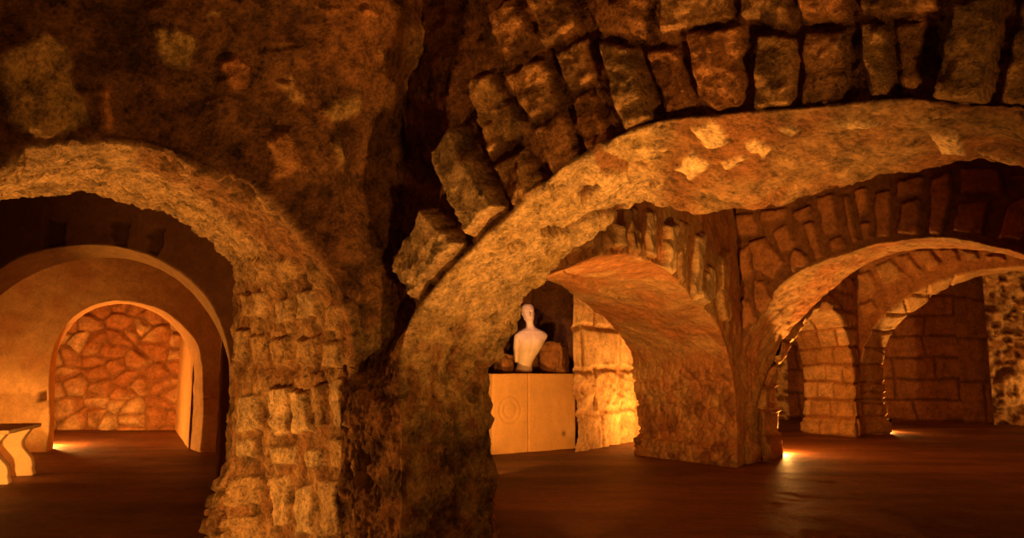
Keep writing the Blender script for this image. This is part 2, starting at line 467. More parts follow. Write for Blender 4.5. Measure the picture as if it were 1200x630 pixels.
# the soffit: pale mortar to the left, brown vault to the right
sof = inn * sstep(P[..., 2] + 0.15 * fbm(P, 4, 3, 139), 1.02, 1.30)
left = sstep(775 - c.px, -25, 25)
sc_ = mix(full(c, RED * .75), TAN * .78, sstep(fbm(P * np.array([1, 1, 1]), 5, 4, 140), -0.3, 0.5))
sc_ = mix(sc_, mix(full(c, PALE * .82), OLIVE * 1.25, sstep(fbm(P, 6, 4, 141), -0.1, 0.7)), left)
jm = mix(full(c, BROWN * .9), OLIVE * .95, sstep(ridge(P, 11, 4, 142), -0.2, 0.6))
col = mix(col, mix(jm, sc_, sof), inn)
h = h + inn * (1 - sof) * 0.028 * ridge(P, 9, 4, 143)
h = h + inn * sof * (0.010 + 0.016 * left) * ridge(P * np.array([1, 1, 1.6]), 11, 4, 144)
col = col * (1 - (inn * sof * 0.45 * sstep(ridge(P * np.array([1, 1, 1.6]), 11, 4, 144), 0.1, -0.6))[..., None])
S = [
 {'p':[(803,150),(838,137),(864,158),(833,174)],'c':PALE*1.1}, {'p':[(787,192),(812,177),(840,192),(810,209)],'c':PALE*1.05}, {'p':[(840,186),(872,176),(882,186),(850,195)],'c':PALE*.95},
 {'p':[(874,165),(890,161),(906,178),(890,190)],'c':PALE*1.0}, {'p':[(738,170),(770,160),(785,172),(758,183)],'c':PALE*.95}, {'p':[(1090,154),(1124,154),(1136,178),(1098,180)],'c':PALE*1.05,'h':.02},
 {'p':[(756,214),(778,205),(786,212),(762,221)],'c':PALE*.8}, {'p':[(1140,172),(1190,186),(1200,194),(1150,182)],'c':PALE*.9}, {'p':[(960,138),(1000,132),(1050,140),(1000,150)],'c':PALE*.7},
 {'p':[(1075,136),(1120,138),(1130,142),(1078,143)],'c':PALE*.7}, {'p':[(905,150),(925,140),(940,150),(925,160)],'c':PALE*.65}, {'p':[(690,200),(735,190),(745,212),(700,232)],'c':PALE*.85,'h':.02},
 {'p':[(630,262),(664,265),(668,275),(636,277)],'c':DARK*.7,'h':-.05}, {'p':[(658,264),(700,243),(708,252),(668,276)],'c':DARK*.8,'h':-.045}, {'p':[(698,243),(740,234),(724,250),(704,255)],'c':DARK*.9,'h':-.04},  # sunken grooves, their shadow streak painted dark as well
 {'p':[(672,226),(692,212),(705,204),(700,220),(680,236)],'c':DARK*.9,'h':-.03}, {'p':[(690,165),(760,188),(765,195),(700,200)],'c':BROWN,'h':-.012},
 {'p':[(860,243),(905,225),(950,222),(900,241)],'c':BROWN,'h':-.03}, {'p':[(1050,124),(1200,138),(1200,150),(1100,140)],'c':BROWN*.8,'h':-.03},
]
h, col, bests = paint_stones(c, h, col, [dict(q, c=q['c'] * 1.3) if q.get('h', 1) > 0 else q for q in S], 0.014, 5.0, mask=(inn > 0.5), seed=151, wob=4)
crevice_shade = sstep(fbm(P, 8, 5, 181, 0.7), 0.1, -0.35) * (1 - 0.3 * sof) * (1 - 0.7 * sstep(bests, 0, 5)) * (1 - .3 * sof * left)
col = col * (1 - 0.55 * crevice_shade)[..., None]; h = h - 0.012 * crevice_shade  # small hollows lowered and darkened, crevice shade in the colour
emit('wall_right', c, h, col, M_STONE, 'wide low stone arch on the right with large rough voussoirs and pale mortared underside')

# core of the main pier between both arches
def wedge_core():
    a = np.array([-0.72, 3.44]); b = np.array([-0.48, 3.44]); cc = np.array([-0.38, 4.1]); d = np.array([-1.68, 4.75]); e = np.array([-0.6, 5.2])
    pts = [a, b, cc, e, d]
    rows = [[(p[0], p[1], z) for p in pts] for z in (-0.08, 1.0, 2.0, TOP)]
    return rows
cr = wedge_core()
c = surface([r[1:] for r in cr], 0.03, linear_u=True)
flip_to(c, (2, 8, 1))
# only the hidden back sides of the pier
sel = [[r[2], r[3], r[4]] for r in cr]
c = surface(sel, 0.03, linear_u=True); c.N = -c.N if np.sum((np.array((-0.5, 9, 1)) - c.P) * c.N) < 0 else c.N
emit('pillar_main_back', c, 0.03 * fbm(c.P, 6, 4, 3), full(c, BROWN), M_STONE, 'rear faces of the main stone pier')

# ================================================================== arch B (to the statue bay)
def ring_polys(arris, lens, joints, lean=0.0, gap=2, px_dir=None):
    return []

near = [(575,'f'),('xyz',(-.17,4.15,.95)),('xyz',(-.15,4.12,1.08)),(602,368),(620,340),(640,322),(659,314),(697,301),(726,298),(750,302),(780,317),(811,350),(830,368),(846,395),(856,430),(862,470),(864,'f')]
far = [(560,'f'),(560,450),(565,420),(580,380),(600,350),(620,335),(640,328),(660,336),(675,347),(690,357),(703,369),(729,395),(738,410),(744,430),(748,460),(751,490),(752,'f')]
rows = band(near, far, NB, FB, smin=-0.1, smax=5.21, side=0.4)
for k, z in ((0, -.08), (1, .95), (2, 1.08)): rows[0][k] = np.array([-.32, 4.2, z])
rows[0][3] = np.array([-.2, 4.0, 1.6])
c = surface(rows, 0.014); flip_to(c, (1.5, 3.5, 1)); P = c.P
face = sstep(c.kv[1] - c.v, -0.02, 0.02); inn = 1 - face
big = fbm(P, 2, 3, 211); med = fbm(P, 6, 4, 212); fine = fbm(P, 18, 3, 213)
h = 0.03 * big + 0.02 * med + 0.01 * fine
col = mix(full(c, RED * 1.1), TAN, sstep(fbm(P, 3, 4, 214), -0.3, 0.5))
BR = [
 [(664,296),(672,262),(680,256),(678,298)], [(684,292),(690,250),(704,246),(704,292)], [(708,292),(708,245),(720,243),(724,290)], {'p':[(714,290),(716,262),(728,262),(732,292)],'c':PALE*.8},
 [(736,296),(730,243),(744,243),(750,298)], {'p':[(756,300),(752,246),(766,248),(768,304)],'c':TAN},
 {'p':[(773,318),(776,262),(790,262),(786,322)],'c':PALE*.85,'h':.06}, [(792,326),(794,258),(806,262),(802,334)],
 {'p':[(808,346),(812,276),(824,272),(820,352)],'c':TAN,'h':.05}, {'p':[(814,352),(826,310),(834,312),(834,350),(824,358)],'c':PALE*.8,'h':.06},
 [(838,372),(838,300),(852,290),(852,380)],
]
h, col, _ = paint_stones(c, h, col, [dict(q, c=PALE * .95) if isinstance(q, dict) else q for q in BR], 0.045, 3.0, mask=face > 0.4, seed=231, cols=(TAN * .9, TAN * 1.2), wob=1.5)
d_, id_ = courses(c.u, P[..., 2], 0.30, 0.5, 7, 0.03, P)
low = inn * sstep(1.15 - P[..., 2], 0, .2)
h = h + low * 0.02 * sstep(d_, 0.005, 0.03)
spot = sstep(fbm(P, 5, 4, 215), 0.05, 0.3)
col = mix(col, full(c, DARK * 1.4), spot * low * 0.8)
vb, vi = voronoi(c.u * 6, c.v * 6, 8)
h = h + low * 0.02 * sstep(vb, 0.03, 0.15)
plinth_ = sstep(0.22 - P[..., 2], 0, 0.03) * inn
h = h + plinth_ * 0.05
gap_ = polysd(c.px, c.py, [(652,315),(700,330),(728,347),(724,352),(690,338)])
h = h - 0.10 * sstep(gap_, 0, 3) * inn
emit('wall_arch_statue_bay', c, h, col, M_FAR, 'arch with narrow upright ring stones opening to the statue bay')

# ================================================================== arch C
near = [(866,'f'),(867,500),(867,450),(868,409),(880,382),(894,361),(918,331),(954,310),(1003,294),(1045,283),(1105,278),(1153,286),(1200,298),(1280,335),(1340,380),(1370,440),(1375,'f')]
far = [(912,'f'),(910,500),(907,460),(904,430),(912,408),(922,393),(940,372),(966,348),(997,322),(1027,304),(1069,293),(1129,291),(1178,298),(1240,320),(1290,365),(1320,420),(1330,'f')]
rows = band(near, far, NC, FC, smin=-0.02, side=0.6)
c = surface(rows, 0.014); flip_to(c, (3.0, 4, 1)); P = c.P
face = sstep(c.kv[1] - c.v, -0.02, 0.02); inn = 1 - face
big = fbm(P, 2, 3, 311); med = fbm(P, 6, 4, 312); fine = fbm(P, 18, 3, 313)
h = face * (0.01 * big + 0.012 * med) + inn * (0.03 * big + 0.02 * med) + 0.012 * fine
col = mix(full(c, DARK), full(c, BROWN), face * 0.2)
CR = [
 [(872,385),(870,345),(882,352),(888,372),(878,388)], [(886,362),(884,325),(898,330),(905,350),(893,368)], [(868,335),(866,290),(878,285),(884,318)],
 [(884,316),(876,282),(898,278),(922,308),(908,330)], [(904,272),(922,262),(934,285),(930,295),(914,298)], [(924,306),(934,290),(946,300),(948,308),(930,320)],
 [(940,262),(956,258),(966,300),(956,306)], [(928,250),(952,238),(955,254),(936,262)], [(960,250),(956,232),(978,226),(986,272),(966,278)], [(970,281),(988,276),(992,290),(974,296)],
 [(988,230),(996,228),(1008,284),(998,288)], {'p':[(1000,224),(1018,218),(1020,244),(1008,258)],'c':RED*1.3}, [(1008,262),(1020,258),(1023,280),(1010,284)],
 [(1024,226),(1046,222),(1044,278),(1026,280)], [(1052,212),(1084,206),(1082,226),(1052,232)], [(1056,238),(1080,232),(1080,274),(1052,276)],
 {'p':[(1092,212),(1114,200),(1116,226),(1106,274),(1088,276)],'c':RED*1.2}, [(1126,196),(1174,196),(1178,228),(1124,228)], [(1122,236),(1160,234),(1152,276),(1116,272)],
 [(1186,206),(1215,205),(1215,212),(1186,212)], {'p':[(1182,240),(1200,232),(1215,238),(1200,284),(1170,280)],'c':RED*1.2}, [(1222,240),(1250,240),(1236,300),(1208,292)],
 [(862,280),(862,250),(885,250),(890,274)], [(890,262),(893,246),(925,242),(920,256)],
]
h, col, _ = paint_stones(c, h, col, CR, 0.06, 3.0, mask=face > 0.4, seed=331, cols=(RED * .85, RED * 1.1), wob=1.6)
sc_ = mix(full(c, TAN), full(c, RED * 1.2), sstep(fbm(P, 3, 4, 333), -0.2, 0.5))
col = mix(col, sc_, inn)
d_, id_ = courses(c.u, P[..., 2], 0.32, 0.7, 9, 0.04, P)
low = inn * sstep(1.1 - P[..., 2], 0, .2)
h = h + low * 0.015 * sstep(d_, 0.005, 0.03)
h = h + sstep(0.22 - P[..., 2], 0, 0.03) * inn * 0.04
emit('wall_arch_right_middle', c, h, col, M_FAR, 'second low arch on the right with a ring of dark red stones')

# ================================================================== arch D and the far pier
near = [(1003,'f'),(1003,480),(1004,450),(1008,420),(1022,385),(1045,361),(1081,337),(1117,322),(1160,315),(1200,312),(1280,325),(1340,370),(1360,430),(1360,'f')]
far = [(1038,'f'),(1037,480),(1035,450),(1034,425),(1037,403),(1051,379),(1081,355),(1111,334),(1145,324),(1200,318),(1270,335),(1320,380),(1335,430),(1335,'f')]
rows = band(near, far, ND, FD, smin=-0.02, side=0.6)
c = surface(rows, 0.018); flip_to(c, (4.5, 7, 1)); P = c.P
face = sstep(c.kv[1] - c.v, -0.02, 0.02); inn = 1 - face
h = 0.03 * fbm(P, 2, 3, 411) + 0.02 * fbm(P, 7, 4, 412)
col = mix(full(c, BROWN * 1.1), full(c, RED), 0.3 * face)
DR = [[(1008,345),(1003,322),(1020,316),(1030,336),(1018,350)], [(1024,312),(1044,302),(1062,322),(1046,332),(1034,334)], [(1050,300),(1066,296),(1082,318),(1070,322)],
      [(1070,294),(1090,290),(1104,310),(1088,318)], [(1094,292),(1118,290),(1128,306),(1110,310)], [(1124,292),(1146,296),(1150,306),(1134,306)], [(1152,298),(1176,300),(1180,306),(1156,306)],
      [(1010,375),(1006,355),(1024,350),(1030,362),(1018,378)]]
h, col, _ = paint_stones(c, h, col, DR, 0.07, 3.0, mask=face > 0.4, seed=431, cols=(RED, TAN), wob=1.2)
d_, id_ = courses(c.u, P[..., 2], 0.27, 0.6, 12, 0.03, P)
col = mix(col, mix(full(c, TAN), PALE, (id_ > .6) * 0.6), inn)
h = h + inn * 0.035 * sstep(d_, 0.008, 0.035)
col = mix(col, full(c, BROWN), inn * (1 - sstep(d_, 0.004, 0.02)) * .7)
h = h + sstep(0.2 - P[..., 2], 0, 0.03) * inn * 0.05
emit('wall_arch_right_far', c, h, col, M_FAR, 'third arch on the right springing from the far pier')

near = [(893,'f'),(893,480),(898,450),(925,402),(940,376),(960,358),(980,368),(993,400),(999,440),(1002,480),(1002,'f')]
far = [(850,'f'),(851,480),(858,450),(895,420),(905,400),(927,384),(938,402),(943,425),(945,450),(945,480),(945,'f')]
rows = band(near, far, NE, FE, smin=0.02, smax=3.76, side=0.5)
c = surface(rows, 0.018); flip_to(c, (4.5, 8, 1)); P = c.P
face = sstep(c.kv[1] - c.v, -0.02, 0.02); inn = 1 - face
d_, id_ = courses(c.v * 1.0 + 0.2 * c.u * 0, P[..., 2], 0.27, 0.5, 15, 0.03, P)
st = sstep(d_, 0.008, 0.035)
h = 0.03 * fbm(P, 2, 3, 421) + 0.02 * fbm(P, 7, 4, 422) + 0.045 * st
col = mix(full(c, BROWN * 1.2), mix(full(c, TAN), PALE, sstep(id_, .4, .8)), st)
h = h + sstep(0.2 - P[..., 2], 0, 0.03) * inn * 0.05
emit('wall_arch_narrow', c, h, col, M_FAR, 'narrow arched gap beside the coursed far pier')

# ================================================================== back walls on the right
def flat(name, px0, px1, plane, z0, z1, step, fn, mat, label, tgt=(0, 0, 1)):
    a, b = pl(px0, 435, plane), pl(px1, 435, plane)
    m = (a + b) / 2
    rows = [[(p[0], p[1], z) for p in (a, m, b)] for z in (z1, (z0 + z1) / 2, z0)]
    c = surface(rows, step); flip_to(c, tgt)
    h, col = fn(c)
    return emit(name, c, h, col, mat, label)

def masonry(row, wid, seed, base, hi, amp=0.04, mort=DARK):
    def fn(c):
        P = c.P
        d_, id_ = courses(c.u, P[..., 2], row, wid, seed, 0.04, P)
        st = sstep(d_, 0.006, 0.045)
        h = 0.04 * fbm(P, 1.5, 3, seed + 1) + 0.02 * fbm(P, 7, 4, seed + 2) + amp * st * (0.5 + id_)
        return h, mix(full(c, mort), mix(full(c, base), hi, id_), st)
    return fn

def craggy(seed, lo, hi, amp=0.15):
    def fn(c):
        P = c.P
        r = ridge(P, 1.9, 5, seed); r2 = ridge(P, 7, 4, seed + 3)
        return amp * r + amp * 0.5 * r2, mix(full(c, lo), hi, sstep(r2 + 0.6 * fbm(P, 3, 3, seed + 5), -0.1, 0.7))
    return fn

def rubble(su, sv, seed, amp=0.09):
    def fn(c):
        P = c.P
        u = c.u + 0.05 * vnoise(P, 3, seed) ; v = P[..., 2] + 0.05 * vnoise(P, 3, seed + 1)
        d_, id_ = voronoi(u / su, v / sv, seed, 0.9)
        st = sstep(d_, 0.0, 0.09)
        h = amp * sstep(d_, 0.0, .2) * (0.6 + 0.8 * id_) + 0.025 * fbm(P, 6, 4, seed + 2)
        return h, mix(full(c, BROWN * .8), mix(full(c, RED), mix(full(c, TAN), PALE, id_), sstep(fbm(P, 2.5, 3, seed + 4) + id_ - .5, -0.4, 0.5)), st)
    return fn

flat('wall_back_right_masonry', 1020, 1128, ((8, 15.6), (1, -0.08)), -0.08, TOP, 0.03, masonry(0.42, 0.9, 61, RED * .9, RED * 1.2), M_FAR, 'dim red block masonry seen through the far arch')
flat('wall_back_right_buttress', 1124, 1172, ((8, 15.0), (1, 0.06)), -0.08, TOP, 0.03, masonry(0.8, 1.4, 66, BROWN, RED, 0.02), M_FAR, 'plain brown buttress in the far right corner')
flat('wall_right_craggy', 1160, 1290, ((9.4, 14.4), (1, -0.6)), -0.08, TOP, 0.025, craggy(71, BROWN * .5, PALE * 1.1, 0.15), M_FAR, 'craggy bare rock wall at the right edge')
flat('wall_back_passage', 880, 960, ((5, 17.0), (1, 0.0)), -0.08, TOP, 0.03, masonry(0.5, 0.8, 76, RED * .8, RED), M_FAR, 'dark red wall seen through the narrow arched gap')
flat('wall_passage_craggy', 880, 922, ((5, 16.2), (1, -0.1)), -0.08, 1.4, 0.022, craggy(81, BROWN * .6, PALE, 0.10), M_FAR, 'craggy lit rock seen through the narrow arched gap')

# ================================================================== statue bay
def bay(c):
    P = c.P
    d_, id_ = courses(c.u + .35, P[..., 2] + .1, 0.55, 0.85, 91, 0.04, P)
    st = sstep(d_, 0.01, 0.06)
    low = sstep(1.0 - P[..., 2] + 0.15 * fbm(P, 3, 3, 92), -0.1, 0.15)
    r = ridge(P, 4, 4, 93)
    h = 0.03 * fbm(P, 2, 3, 94) + 0.03 * st + low * 0.06 * r
    col = mix(full(c, TAN * .8), full(c, PALE), st)
    col = mix(col, mix(full(c, DARK * 1.6), TAN, sstep(r + .3, -0.2, 0.5)), low * 0.85)
    return h, col
flat('wall_statue_bay_right', 670, 800, ((0.86, 9.85), (0.57, 0.82)), -0.08, TOP, 0.018, bay, M_FAR, 'yellow lit block wall at the back of the statue bay')
def dim(c):
    P = c.P
    d_, id_ = courses(c.u, P[..., 2], 0.6, 0.7, 95, 0.06, P)
    return 0.05 * fbm(P, 2, 4, 96) + 0.03 * sstep(d_, 0.01, 0.06), mix(full(c, DARK), mix(full(c, DARK * 1.1), RED * .7, id_), sstep(d_, 0.01, 0.05))
flat('wall_statue_bay_back', 500, 700, ((0.2, 11.6), (1, -0.05)), -0.08, TOP, 0.02, dim, M_FAR, 'dim wall behind the marble torso')

# ================================================================== left rooms
A2N = ((-2.26, 6.15), (-1, -0.03)); A2F = ((-2.45, 6.52), (-1, -0.03))
near = [(-120,'f'),(-120,480),(-100,400),(-50,345),(0,315),(26,300),(64,291),(107,287),(141,290),(171,298),(193,308),(223,328),(244,351),(257,377),(266,403),(270,425),(271,500),(271,'f')]
far = [(-110,'f'),(-110,480),(-90,420),(-40,378),(0,347),(26,328),(64,311),(107,303),(146,303),(171,309),(193,318),(223,340),(244,367),(257,391),(265,412),(269,430),(269,500),(269,'f')]
rows = band(near, far, A2N, A2F, side=0.9)
c = surface(rows, 0.014); flip_to(c, (-2.5, 3, 1)); P = c.P
face = sstep(c.kv[1] - c.v, -0.02, 0.02); inn = 1 - face
h = 0.012 * fbm(P, 3, 4, 511) + face * 0.01 * fbm(P, 8, 4, 512)
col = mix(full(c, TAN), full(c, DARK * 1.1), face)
QR = [{'p':[(50,256),(78,258),(74,286),(48,288)],'c':DARK*.6,'h':-.05}, {'p':[(130,258),(152,258),(150,290),(132,290)],'c':DARK*.6,'h':-.05}, {'p':[(172,268),(194,266),(186,300),(168,296)],'c':DARK*.6,'h':-.05}]
h, col, _ = paint_stones(c, h, col, QR, 0.05, 4.0, mask=face > 0.4, seed=531, wob=3)
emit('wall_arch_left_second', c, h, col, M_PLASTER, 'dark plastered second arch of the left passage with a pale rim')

A3N = ((-4.0, 9.6), (1, 0.0)); A3F = ((-4.2, 10.1), (1, 0.0))
near = [(57,'f'),(57,500),(57,451),(61,416),(69,394),(85,373),(107,359),(129,353),(155,353),(183,360),(202,370),(221,388),(234,410),(237,450),(237,500),(237,'f')]
far = [(63,'f'),(63,500),(63,451),(66,418),(74,397),(89,377),(109,363),(130,357),(155,357),(180,364),(196,374),(212,391),(222,413),(223,450),(222,500),(226,'f')]
rows = band(near, far, A3N, A3F, side=2.2)
c = surface(rows, 0.018); flip_to(c, (-4.5, 3, 1)); P = c.P
face = sstep(c.kv[1] - c.v, -0.02, 0.02); inn = 1 - face
h = 0.03 * fbm(P, 1.3, 4, 521) + 0.01 * fbm(P, 8, 4, 522)
d_, id_ = courses(P[..., 0], P[..., 2], 0.22, 0.4, 17, 0.03, P)
rt = sstep(c.px, 225, 240) * (P[..., 2] < 1.1) * face
h = h + rt * 0.02 * sstep(d_, 0.005, 0.03)
bl = sstep(fbm(P, 2.2, 3, 523), 0.1, 0.5)
col = mix(mix(full(c, TAN), full(c, RED), bl * .6), full(c, TAN * 1.1), inn)
nt_ = polysd(c.px, c.py, [(42,459),(55,455),(56,470),(42,472)])
h = h - 0.06 * sstep(nt_, 0, 3) * face; col = mix(col, full(c, DARK * .6), sstep(nt_, 0, 3) * face)
emit('wall_arch_left_third', c, h, col, M_PLASTER, 'plaster wall with the innermost arch framing rubble stonework')

flat('wall_back_left_rubble', 20, 232, ((-6, 13.3), (1, 0.0)), -0.08, 2.6, 0.02, rubble(0.37, 0.28, 541), M_FAR, 'rubble stone wall of rounded blocks at the end of the left passage')
rows = [[(-4.12, 10.0, z), (-4.92, 11.65, z), (-5.73, 13.3, z)] for z in (2.6, 1.2, -0.08)]
c = surface(rows, 0.03); flip_to(c, (-7, 11, 1))
emit('wall_chamber_side', c, 0.006 * fbm(c.P, 3, 4, 551), full(c, TAN), M_PLASTER, 'plain plastered side wall right of the rubble')
rows = [[(-6.15, 10.1, z), (-7.4, 11.0, z), (-9.0, 13.3, z)] for z in (2.6, 1.2, -0.08)]
c = surface(rows, 0.04); flip_to(c, (-5, 11, 1))
emit('wall_chamber_left', c, 0.02 * fbm(c.P, 3, 4, 552), full(c, TAN), M_PLASTER, 'plain plastered side wall left of the rubble')
rows = [[(-2.55, 6.75, z), (-3.0, 8.2, z), (-3.2, 9.65, z)] for z in (TOP, 1.2, -0.08)]
c = surface(rows, 0.03); flip_to(c, (-5, 8, 1))
emit('wall_passage_side', c, 0.03 * fbm(c.P, 3, 4, 553), full(c, BROWN), M_PLASTER, 'dark right side wall of the left passage')
rows = [[(-5.1, 6.2, z), (-6.0, 8.0, z), (-6.6, 9.65, z)] for z in (TOP, 1.2, -0.08)]
c = surface(rows, 0.04); flip_to(c, (-4, 8, 1))
emit('wall_passage_left', c, 0.03 * fbm(c.P, 3, 4, 554), full(c, TAN), M_PLASTER, 'left side wall of the left passage')

# ================================================================== floor and ceiling
def slab(name, x0, x1, y0, y1, z, step, fn, mat, up, label):
    rows = [[(x, y, z) for x in np.linspace(x0, x1, 3)] for y in (y0, (y0 + y1) / 2, y1)]
    c = surface(rows, step); c.N = np.zeros_like(c.N); c.N[..., 2] = up
    h, col = fn(c)
    return emit(name, c, h, col, mat, label)
def ffn(c):
    P = c.P
    h = 0.012 * fbm(P, 1.3, 4, 601) + 0.004 * fbm(P, 6, 3, 602)
    return h, mix(full(c, np.array([.15, .055, .02])), np.array([.26, .11, .04]), sstep(fbm(P * np.array([.5, 1.6, 1]), 1.4, 4, 603), -0.4, 0.5))
slab('floor', -9.5, 12, -2, 18, 0, 0.035, ffn, M_FLOOR, 1, 'dark reddish trodden earth floor')
def cfn(c):
    P = c.P
    return 0.08 * fbm(P, 1.2, 4, 611), mix(full(c, DARK), full(c, BROWN), sstep(fbm(P, 2, 3, 612), -0.3, 0.4))
slab('ceiling', -9.5, 12, -2, 18, TOP - 0.02, 0.08, cfn, M_STONE, -1, 'dark vault overhead')

# ================================================================== things
def part(name, V, Fc, mat, col, parent=None, disp=0.0, s=8, seed=1, smooth=True):
    V = np.array(V, float)
    return smooth_mesh(name, V, Fc, mat, np.broadcast_to(np.asarray(col, float), V.shape) if np.ndim(col) == 1 else col, parent, smooth)

def empty(name, loc, label, cat, group=None, rz=0):
    o = bpy.data.objects.new(name, None); C.objects.link(o)
    o.location = loc; o.rotation_euler = (0, 0, rz); o.empty_display_size = 0.1
    o['label'] = label; o['category'] = cat
    if group: o['group'] = group
    return o

def block(name, x0, x1, y0, y1, z0, z1, mat, fn, parent, step=0.02, r=0.012, seed=1, amp=0.004):
    """a worked stone block: six gridded faces, rounded arrises, uneven surface, closed"""
    nx, ny, nz = [max(2, int((b - a) / step)) for a, b in ((x0, x1), (y0, y1), (z0, z1))]
    Vs, Fs, off = [], [], 0
    def g(n, a, b): return np.linspace(a, b, n + 1)
    X, Y, Z = g(nx, x0, x1), g(ny, y0, y1), g(nz, z0, z1)
    for A, B, fixed, which, sgn in ((X, Z, y0, 1, 1), (X, Z, y1, 1, -1), (Y, Z, x0, 0, -1), (Y, Z, x1, 0, 1), (X, Y, z0, 2, -1), (X, Y, z1, 2, 1)):
        a, b = np.meshgrid(A, B)
        f = np.full(a.shape, fixed)
        P = {1: np.stack([a, f, b], -1), 0: np.stack([f, a, b], -1), 2: np.stack([a, b, f], -1)}[which]
        Fc = grid_faces(*a.shape, off)
        if sgn < 0: Fc = Fc[:, ::-1]
        Vs.append(P.reshape(-1, 3)); Fs.append(Fc); off += P.shape[0] * P.shape[1]
    V = np.concatenate(Vs); Fc = np.concatenate(Fs)
    cen = np.array([(x0 + x1) / 2, (y0 + y1) / 2, (z0 + z1) / 2]); half = np.array([(x1 - x0) / 2, (y1 - y0) / 2, (z1 - z0) / 2])
    q = V - cen
    inner = np.clip(q, -(half - r), half - r)
    dv = q - inner; L = np.linalg.norm(dv, axis=1, keepdims=True)
    q = inner + np.where(L > 1e-9, dv / np.maximum(L, 1e-9) * r, 0)
    nrm = np.where(L > 1e-9, dv / np.maximum(L, 1e-9), 0)
    h, col = fn(cen + q) if fn else (np.zeros(len(V)), None)
    V2 = cen + q + nrm * (h[:, None] + amp * fbm(cen + q, 7, 3, seed)[:, None])
    return smooth_mesh(name, V2, Fc, mat, col, parent)

# ---- the stone plinth
ang = math.atan2(0.75, 1.03)
pln = empty('stone_plinth', (-0.232, 9.30, 0), 'large smooth orange lit stone block, waist high, that the torso stands on', 'plinth', rz=ang)
Wp = 1.30
def slabfn(x0, x1, ringc=None):
    def fn(V):
        col = np.broadcast_to(np.array([.78, .44, .15]), V.shape).copy()
        st = sstep(fbm(V, 3, 4, 701), 0.0, 0.5)[:, None]
        col = col * (1 - st * .25) + TAN * st * .25
        h = np.zeros(len(V))
        if ringc is not None:
            r = np.hypot(V[:, 0] - ringc[0], V[:, 2] - ringc[1])
            g = np.exp(-((r - 0.16) / 0.012) ** 2) + np.exp(-((r - 0.09) / 0.012) ** 2)
            h -= 0.006 * g; col *= (1 - 0.12 * g)[:, None]
        d = np.hypot(V[:, 0] - 1.10, V[:, 2] - 0.20)
        sp = np.exp(-(d / 0.035) ** 2)[:, None]
        col = col * (1 - sp) + DARK * sp
        return h, col
    return fn
block('left_slab', 0, 0.535, 0, 0.9, 0.0, 0.955, M_SMOOTH, slabfn(0, .5, (0.26, 0.52)), pln, 0.012, 0.012, 5)
block('right_slab', 0.543, Wp, 0, 0.9, 0.0, 0.955, M_SMOOTH, slabfn(.5, 1.3), pln, 0.015, 0.012, 6)

# ---- the marble torso (one body: torso, neck, head, stump of an arm)
def skin_figure(name, verts, edges, radii, root, levels=2):
    me = bpy.data.meshes.new(name); me.from_pydata(verts, edges, [])
    o = bpy.data.objects.new(name, me); C.objects.link(o)
    m = o.modifiers.new('Skin', 'SKIN'); m.use_smooth_shade = True
    sv = me.skin_vertices[0].data
    for i, r in enumerate(radii):
        sv[i].radius = r if isinstance(r, tuple) else (r, r)
    sv[root].use_root = True
    s = o.modifiers.new('Sub', 'SUBSURF'); s.levels = levels; s.render_levels = levels
    bpy.context.view_layer.update()
    dg = bpy.context.evaluated_depsgraph_get()
    ev = o.evaluated_get(dg); m2 = bpy.data.meshes.new_from_object(ev)
    n = len(m2.vertices); co = np.zeros(n * 3); m2.vertices.foreach_get('co', co)
    fs = [tuple(p.vertices) for p in m2.polygons]
    bpy.data.objects.remove(o)
    return co.reshape(-1, 3), fs

